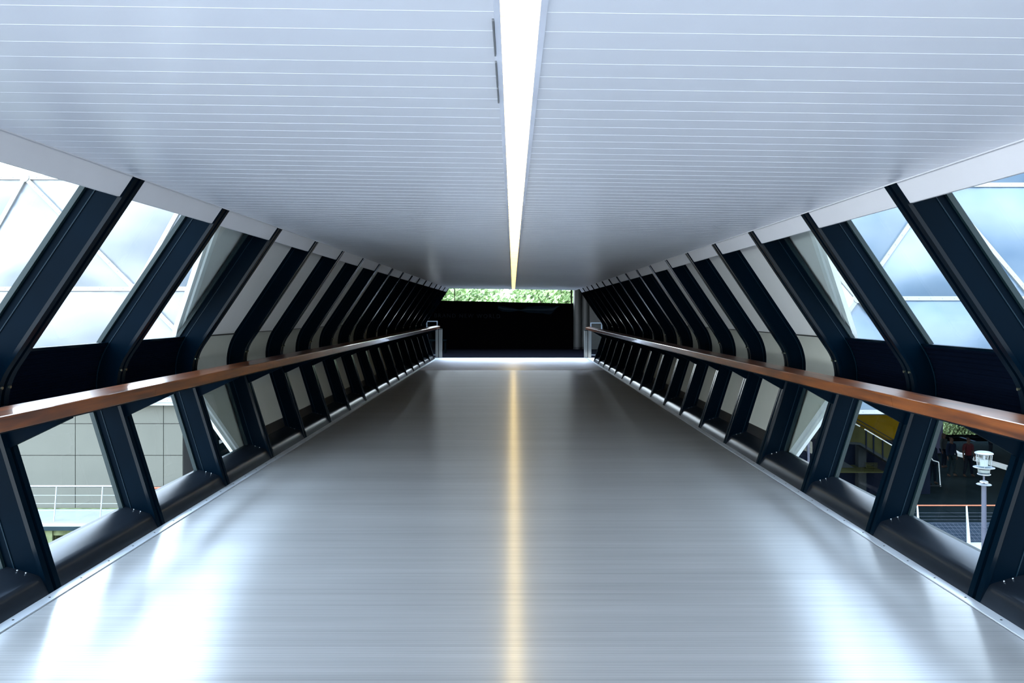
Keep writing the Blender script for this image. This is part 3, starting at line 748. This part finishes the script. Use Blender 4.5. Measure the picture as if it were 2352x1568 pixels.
# ================================================================ outside right: plaza, stairs, lamp, people
GZ = -5.6
MB().hprism([(13.2, 24.9), (40, 24.9), (40, 60), (13.2, 60)], GZ - 0.3, GZ).build('plaza_ground', M['asphalt'])['kind'] = 'structure'
MB().hprism([(12.4, 23.6), (40, 23.6), (40, 26.9), (12.4, 26.9)], GZ - 0.2, GZ + 0.015).build('path_paving', M['pave'])['kind'] = 'structure'
MB().box(-60, 60, -20, 120, -9.3, -9.0).build('water', M['water'])['kind'] = 'structure'
cn = MB().box(15.6, 42, 27.5, 44.3, -1.35, -1.0).build('upper_deck', M['canopy']); tag(cn, 'dark upper deck roofing the plaza, hidden behind the right handrail', kind='structure')  # unseen slab added to keep sky light off the plaza
# ledge and railing
rd = 24.2
lg = empty('quay_ledge', (PX(2200, rd), rd, -5.7), 'pale ledge over a green wall under the right railing', 'ledge')
MB().box(12.4, 19, rd - 0.65, rd + 0.05, -5.60, -5.50).build('coping', M['white'], lg)
gw = MB(); x = 12.4
while x < 19: gw.box(x + .012, x + .99, rd - 0.60, rd - 0.3, -9, -5.60); x += 1.0
gw.build('green_wall', M['moss'], lg)
rr = empty('plaza_railing', (PX(2180, rd), rd, -5.5), 'mesh railing with an orange top rail, around the paving below the right windows', 'railing')
zt = PZ(1160.4, rd)
MB().tube((PX(2040, rd), rd, zt), (PX(2420, rd), rd, zt), 0.018).build('top_rail', M['orange'], rr, True)
for px in (1994, 2107, 2220, 2333): MB().prism([(PX(px, rd) - .008, zt), (PX(px, rd) + .008, zt), (PX(px + 5, rd) + .045, -5.5), (PX(px + 5, rd) - .045, -5.5)], rd - .03, rd + .03).build('post', M['railw'], rr)
wi = MB()
for k in range(9): z = -5.42 + k * 0.105; wi.tube((PX(2040, rd), rd + .02, z), (PX(2420, rd), rd + .02, z), 0.004, 4)
for k in range(40):
    xa = PX(2000, rd) + k * 0.13; wi.tube((xa, rd + .02, -5.44), (xa - 0.45, rd + .02, -4.9), 0.004, 4)
wi.build('wire_mesh', M['mesh_wire'], rr)

# lamp post
lx, ly = PX(2260, 20), 20.0
lp = empty('lamp_post', (lx, ly, GZ), 'tall grey lamp post with a glass lantern, in front of the plaza railing', 'street lamp')
def zz(py): return PZ(py, 20)
MB().lathe(lx, ly, [(0.075, -9.0), (0.06, -5.0), (0.055, zz(1113))], 20).build('pole', M['lamppost'], lp, True)
MB().lathe(lx, ly, [(0.022, zz(1114)), (0.022, zz(1090))], 12).build('neck', M['lamppost'], lp, True)
MB().lathe(lx, ly, [(0.05, zz(1113) - .01), (0.165, zz(1113)), (0.175, zz(1112)), (0.165, zz(1111.3)), (0.03, zz(1110))], 28).build('lower_disc', M['lampmetal'], lp, True)
MB().lathe(lx, ly, [(0.02, zz(1107.5)), (0.10, zz(1106.5)), (0.085, zz(1104.5)), (0.02, zz(1102.5))], 28).build('upper_disc', M['lampmetal'], lp, True)
ln = empty('lantern', (lx, ly, zz(1070))); ln.parent = lp; ln.location = Vector((lx, ly, zz(1070))) - wl(lp)
MB().lathe(lx, ly, [(0.13, zz(1090.5)), (0.155, zz(1089)), (0.15, zz(1087.5)), (0.13, zz(1087.5))], 28).build('base_ring', M['lampmetal'], ln, True)
MB().lathe(lx, ly, [(0.135, zz(1087.5)), (0.15, zz(1076.5))], 28).build('lower_glass', M['lampglass'], ln, True)
MB().lathe(lx, ly, [(0.12, zz(1084)), (0.135, zz(1077.5))], 24).build('lower_core', M['lampcore'], ln, True)
MB().lathe(lx, ly, [(0.16, zz(1075.5)), (0.245, zz(1073.8)), (0.25, zz(1072.8)), (0.24, zz(1072)), (0.16, zz(1073.2))], 32).build('middle_ring', M['lampmetal'], ln, True)
MB().lathe(lx, ly, [(0.155, zz(1073)), (0.185, zz(1043))], 28).build('upper_glass', M['lampglass'], ln, True)
MB().lathe(lx, ly, [(0.088, zz(1070)), (0.095, zz(1054.5))], 24).build('white_core', M['lampcore'], ln, True)
MB().lathe(lx, ly, [(0.03, zz(1054.5)), (0.03, zz(1043))], 10).build('core_stem', M['lampmetal'], ln, True)
MB().lathe(lx, ly, [(0.19, zz(1043)), (0.215, zz(1041)), (0.205, zz(1039)), (0.16, zz(1037)), (0.02, zz(1036.3))], 32).build('cap', M['lampmetal'], ln, True)
st = MB()
for k in range(5):
    a = 0.5 + k * 2 * math.pi / 5; st.tube((lx + .158 * math.cos(a), ly + .158 * math.sin(a), zz(1073)), (lx + .188 * math.cos(a), ly + .188 * math.sin(a), zz(1043)), 0.007, 6)
st.build('stay_rods', M['lampmetal'], ln)

# kerb, pillar, planter, hedge
kb = [(2118, 1010), (2145, 1019.5), (2192, 1045.5), (2235.7, 1057.5), (2275, 1068), (2312, 1079.5), (2400, 1098)]
def G(px, py, z=GZ): dk = (EYE - z) * F / (py - 714.5); return Vector((PX(px, dk), dk))
kroot = empty('white_kerb', (*G(2192, 1045.5), GZ), 'line of white kerb stones crossing the dark plaza behind the people', 'kerb')
for i in range(len(kb) - 1):
    a, b = G(*kb[i]), G(*kb[i + 1]); n_ = (b - a).normalized(); q = Vector((n_.y, -n_.x))
    if q.x < 0: q = -q
    q *= 0.28
    m_ = max(1, int((b - a).length / 1.6))
    for j in range(m_):
        p0 = a + (b - a) * (j / m_) + n_ * .02; p1 = a + (b - a) * ((j + 1) / m_) - n_ * .02
        MB().hprism([tuple(p0), tuple(p1), tuple(p1 + q), tuple(p0 + q)], GZ, GZ + 0.16).build('kerb_stone', M['white'], kroot)
pl = MB().box(PX(2120, 40), PX(2166, 40), 40.0, 40.7, GZ, -1.4).build('plaza_pillar', M['purple']); tag(pl, 'purple grey concrete pillar behind the people on the plaza', 'pillar')
pw = empty('planter', (26, 45.5, GZ), 'long low purple grey planter wall behind the people on the plaza', 'planter')
zc_ = PZ(1004, 45.2)
MB().box(PX(2160, 45.2), 34, 45.2, 48, GZ, zc_).build('planter_wall', M['purple'], pw)
MB().prism([(PX(2166, 44), GZ), (PX(2420, 44), GZ), (PX(2420, 44), PZ(1026, 44)), (PX(2300, 44), PZ(1018, 44)), (PX(2235, 44), PZ(1011, 44)), (PX(2175, 44), PZ(1012, 44))], 43.7, 45.15).build('sloping_bank', M['pave'], pw)
hroot = empty('hedge', (PX(2200, 46.5), 46.5, zc_), 'leafy green hedge standing in the planter beyond the pillar', 'hedge')
mb = MB()
for _ in range(5200):
    px = random.uniform(2160, 2245); dy = random.uniform(0, 1.6); top = 952 + 8 * math.sin(px * .11)
    py = random.uniform(top, 1005); c = Vector(P(px, py, 46.0 + dy)); c.z = max(c.z, zc_ + .03); sz = random.uniform(.05, .13)
    u = Vector((random.gauss(0, 1), random.gauss(0, 1), random.gauss(0, 1))).normalized(); v = u.orthogonal().normalized(); w = u.cross(v); b = len(mb.v)
    mb.v += [tuple(c - v * sz), tuple(c + w * sz * .5), tuple(c + v * sz), tuple(c - w * sz * .5)]; mb.f.append([b, b + 1, b + 2, b + 3])
mb.build('foliage', M['leaf_bright'], hroot)
sb = MB()
for px in (2170, 2182, 2196, 2210, 2224, 2238): sb.tube((PX(px, 46.6), 46.6, zc_), (PX(px + 2, 46.6), 46.6, zc_ + 1.1), 0.03, 6)
sb.build('stems', M['bark'], hroot)
# glass barrier beside the first person
gb = empty('glass_barrier', (PX(2130, 32.3), 32.3, GZ), 'low clouded glass barrier before the leftmost person on the plaza', 'barrier')
dg_ = 32.3
MB().prism([(PX(a, dg_), PZ(b, dg_)) for a, b in ((2100, 1117), (2160, 1117), (2156, 1062), (2142, 1058), (2128, 1038), (2118, 1038))], dg_, dg_ + .02).build('panel', M['lampglass'], gb)
MB().tube(P(2118, 1037, dg_), P(2128, 1037, dg_), 0.02).tube(P(2128, 1037, dg_), P(2143, 1057, dg_), 0.02).tube(P(2143, 1057, dg_), P(2156, 1061, dg_), 0.02).tube(P(2156, 1061, dg_), P(2160, 1117, dg_), 0.02).build('edge_tube', M['railw'], gb)
MB().tube(P(2100, 1115, dg_), P(2162, 1115, dg_), 0.03).build('foot_tube', M['stairgrey'], gb)

# ---- stairs building on the right
sbd = empty('stair_building', (13.5, 31, -5), 'ochre walled stair tower with glass balustrades below the right windows', 'building')
d = 31.0
MB().box(PX(1936, d), PX(2085, d), d, d + 2, PZ(1010, d), PZ(945, d)).build('ochre_wall', M['yellow'], sbd)
MB().box(PX(1800, d), PX(1936, d), d + 0.3, d + 2, PZ(1120, d), PZ(945, d)).build('side_wall', M['stairgrey'], sbd)
MB().box(PX(1800, d), PX(2140, d), d + 0.1, d + 2, -8.9, PZ(1010, d)).build('lower_wall', M['stairdark'], sbd)
for nm, a, b, m_ in (('upper_gutter', 925, 915, 'white'), ('gutter_gap', 931, 925, 'darkband'), ('lower_gutter', 945, 931, 'white'), ('gutter_beam', 953, 945, 'darkband')):
    dq = {'white': 28.6, 'darkband': 28.8}[m_]
    MB().box(PX(1820, dq), PX(2150, dq), dq, dq + .8, PZ(a, dq), PZ(b, dq)).build(nm, M[m_], sbd)
fs = empty('staircase', (13.5, 29.8, -4), 'open stair flight with olive glass balustrade and white handrail, before the ochre wall', 'stairs')
d = 29.8
MB().prism([(PX(a, d), PZ(b, d)) for a, b in ((1936, 1013), (1976, 1016), (2040, 1054), (2090, 1084), (2090, 1090), (2036, 1059), (1974, 1021), (1936, 1018))], d - .05, d + .9).build('flight', M['stairgrey'], fs)
MB().prism([(PX(a, d), PZ(b, d)) for a, b in ((1936, 1013), (1976, 1016), (2090, 1084), (2090, 1048), (1984, 985), (1950, 966), (1936, 960))], d - .02, d).build('glass_balustrade', M['olive'], fs)
MB().tube(P(1944, 962, d - .05), P(1975, 979, d - .05), 0.022).tube(P(1986, 985.5, d - .05), P(2090, 1047, d - .05), 0.022).build('handrail', M['lampcore'], fs)
for px in (1949, 1988, 2005, 2026, 2050):
    py = 966 + (px - 1951) * 0.588; MB().box(PX(px, d) - .02, PX(px, d) + .02, d - .07, d - .03, PZ(py + 42, d), PZ(py, d)).build('baluster', M['stairdark'], fs)
hb = MB()
for k in range(1, 4): hb.tube(P(1940, 960 + k * 8 - 22, d + .9), P(2090, 1045 + k * 8 - 22, d + .9), 0.018)
hb.build('rear_rails', M['stairgrey'], fs)
ld = empty('stair_landing', (13, 29.6, PZ(1083, 29.6)), 'grey landing slab under the stair flight, ending in a thin olive edge', 'landing')
MB().box(PX(1905, 29.6), PX(2034, 29.6), 29.6, 30.95, PZ(1085.5, 29.6), PZ(1083.5, 29.6)).build('slab', M['olive'], ld)
MB().prism([(PX(a, 30.4), PZ(b, 30.4)) for a, b in ((1908, 1078), (1922, 1050), (1966, 1076), (1966, 1083), (1908, 1083))], 30.4, 30.5).build('grey_wedge', M['stairgrey'], ld)
MB().box(PX(1972, 30.5), PX(1990, 30.5), 30.5, 30.8, -8.9, PZ(1016, 30.5)).build('pier', M['stairgrey'], ld)
ow = MB()
for k in range(5): ow.box(PX(1988 + 2 * (k % 2), 30.2), PX(2016, 30.2), 30.2, 30.25, PZ(1064 + k * 3.4, 30.2), PZ(1063 + k * 3.4, 30.2))
ow.build('step_edges', M['olive'], ld)
be = empty('beige_hut', (PX(1845, 30), 30, -5), 'small beige wall with a blue post in the gap right of the white rims', 'building')
MB().prism([(PX(a, 30.2), PZ(b, 30.2)) for a, b in ((1800, 985), (1842, 1001), (1866, 1015), (1866, 1042), (1852, 1036), (1800, 1018))], 30.2, 30.9).build('beige_wall', M['beige'], be)
MB().box(PX(1855, 30), PX(1860, 30), 30.0, 30.1, -8, PZ(955, 30)).build('blue_post', M['lamppost'], be)
MB().prism([(PX(a, 30.1), PZ(b, 30.1)) for a, b in ((1800, 1020), (1826, 1024), (1858, 1042), (1858, 1070), (1800, 1070))], 30.05, 30.19).build('dark_bank', M['stairdark'], be)

# ================================================================ people on the plaza
def skin_obj(name, verts, edges, radii, material, root, sub=1):
    me = bpy.data.meshes.new(name); me.from_pydata(verts, edges, [])
    o = bpy.data.objects.new(name, me); COL.objects.link(o); o.parent = root
    sk = o.modifiers.new('skin', 'SKIN'); sk.use_smooth_shade = True; sk.branch_smoothing = 0.4
    for i, v in enumerate(me.skin_vertices[0].data):
        r = radii[i]; v.radius = r if isinstance(r, tuple) else (r, r); v.use_root = (i == 0)
    ss = o.modifiers.new('sub', 'SUBSURF'); ss.levels = sub; ss.render_levels = sub
    me.materials.append(material)
    return o
def person(x, y, z, h, rz, label, top, legs, hair='short', stance=0.12, arm=0.10, turn=0.0, bag=False, long_top=False):
    root = empty('person', (x, y, z), label, 'person', 'people on the plaza', rz=rz)
    k = h / 1.75
    V = []; R = []; E = []
    def v(p, r): V.append(tuple(c * k for c in p)); R.append((r[0] * k, r[1] * k) if isinstance(r, tuple) else r * k); return len(V) - 1
    pel = v((0, 0, .93), (.15, .10)); wst = v((0, 0, 1.10), (.135, .09)); cst = v((0, -.01, 1.30), (.165, .11)); shb = v((0, 0, 1.44), (.10, .075))
    nk = v((0, 0, 1.50), .055); hd0 = v((0, -.015, 1.58), (.070, .080)); hd1 = v((0, -.012, 1.68), (.074, .088)); hd2 = v((0, 0, 1.735), .045)
    E += [(pel, wst), (wst, cst), (cst, shb), (shb, nk), (nk, hd0), (hd0, hd1), (hd1, hd2)]
    nose = v((0, -.105, 1.615), .010); E.append((hd0, nose))
    arms = {}; lg_ = {}
    for sg in (-1, 1):
        sh = v((sg * .185, 0, 1.41), .055); el = v((sg * (.20 + arm * .5), .02, 1.14), .040); wr = v((sg * (.21 + arm), -.05, .90), .026); pm = v((sg * (.215 + arm), -.06, .84), (.022, .034))
        E += [(shb, sh), (sh, el), (el, wr), (wr, pm)]
        for f, ln_ in zip(range(4), (.075, .085, .08, .06)):
            a = v((sg * (.215 + arm), -.088 + f * .018, .80), .009); b = v((sg * (.205 + arm), -.090 + f * .018, .80 - ln_ * .6), .0085); c = v((sg * (.195 + arm), -.094 + f * .018, .80 - ln_), .008)
            E += [(pm, a), (a, b), (b, c)]
        a = v((sg * (.205 + arm), -.105, .845), .010); b = v((sg * (.20 + arm), -.118, .805), .009); E += [(pm, a), (a, b)]
        hp = v((sg * .09, 0, .88), .085); kn = v((sg * (.09 + stance * .45), -.015, .50), .055); an = v((sg * (.09 + stance), .02, .09), .038); toe = v((sg * (.10 + stance * 1.1), -.13, .035), .032)
        E += [(pel, hp), (hp, kn), (kn, an), (an, toe)]
        arms[sg] = (sh, el, wr); lg_[sg] = (hp, kn, an, toe)
    skin_obj('body', V, E, R, M['skin'], root)
    def sub(idx, grow, name, m):
        mp_ = {}; vv = []; rr_ = []
        for i, g in idx: mp_[i] = len(vv); vv.append(V[i]); r = R[i]; r = r if isinstance(r, tuple) else (r, r); rr_.append((r[0] + g * k, r[1] + g * k))
        ee = [(mp_[a], mp_[b]) for a, b in E if a in mp_ and b in mp_]
        return skin_obj(name, vv, ee, rr_, m, root)
    g = .016
    sub([(wst, g + .006), (cst, g), (shb, g)] + [(arms[s_][0], g) for s_ in (-1, 1)] + [(arms[s_][1], g) for s_ in (-1, 1)] + ([(arms[s_][2], g) for s_ in (-1, 1)] if long_top else []) + [(pel, g + .012)], 0, 'top', top)
    sub([(pel, .010)] + [(i, .018) for s_ in (-1, 1) for i in lg_[s_][:3]], 0, 'trousers', legs)
    for s_ in (-1, 1):
        i, j = lg_[s_][2], lg_[s_][3]
        a, b = Vector(V[i]), Vector(V[j]); a.z = .05 * k
        skin_obj('shoe', [tuple(a + Vector((0, .03, 0))), tuple(b)], [(0, 1)], [(.055 * k, .055 * k), (.052 * k, .045 * k)], M['hair'], root)
        MB().tube((s_ * .028 * k, -.095 * k, 1.655 * k), (s_ * .028 * k, -.101 * k, 1.655 * k), .010 * k, 8).build('eye', M['hair'], root, local=True)
        MB().tube((s_ * .074 * k, 0, 1.63 * k), (s_ * .090 * k, .01, 1.64 * k), .02 * k, 8).build('ear', M['skin'], root, local=True)
    MB().tube((-.02 * k, -.098 * k, 1.575 * k), (.02 * k, -.098 * k, 1.575 * k), .006 * k, 6).build('mouth', M['red'], root, local=True)
    hv = [(0, .002, 1.735), (0, .035, 1.65)]; hr = [(.092, .098), (.084, .070)]
    if hair == 'long': hv += [(0, .06, 1.52), (0, .07, 1.38)]; hr += [(.10, .06), (.085, .04)]
    skin_obj('hair', [tuple(c * k for c in p) for p in hv], [(i, i + 1) for i in range(len(hv) - 1)], [(a * k, b * k) for a, b in hr], M['hair'], root)
    if hair == 'hat': MB().lathe(0, 0, [(0.17 * k, 1.70 * k), (0.10 * k, 1.715 * k), (0.095 * k, 1.80 * k), (.05 * k, 1.82 * k)], 20).build('sun_hat', M['navy'], root, True, local=True)
    return root
def at_feet(px, py): v_ = G(px, py); return v_.x, v_.y
for (px, py, h, rz, lab, top, lg2, hair, st_, arm, lt) in (
    (2141, 1112, 1.84, .35, 'person in a dark jacket standing behind the clouded glass barrier', M['navy'], M['jeans'], 'short', .07, .05, True),
    (2168, 1073, 1.60, .5, 'person with long dark hair and a grey top standing before the pillar', M['greycloth'], M['jeans'], 'long', .03, .02, True),
    (2185, 1093, 1.72, .3, 'person in dark long clothes standing between the long haired person and the red shirt', M['navy'], M['teal'], 'short', .08, .05, True),
    (2224, 1094, 1.72, .1, 'person in a dark red T-shirt and dark trousers facing the bridge', M['red'], M['jeans'], 'short', .10, .06, False),
    (2275, 1048, 1.72, .8, 'person in dark clothes half hidden by the handrail bracket', M['navy'], M['jeans'], 'short', .04, .04, True)):
    x, y = at_feet(px, py); person(x, y, GZ, h, rz, lab, top, lg2, hair, st_, arm, long_top=lt)
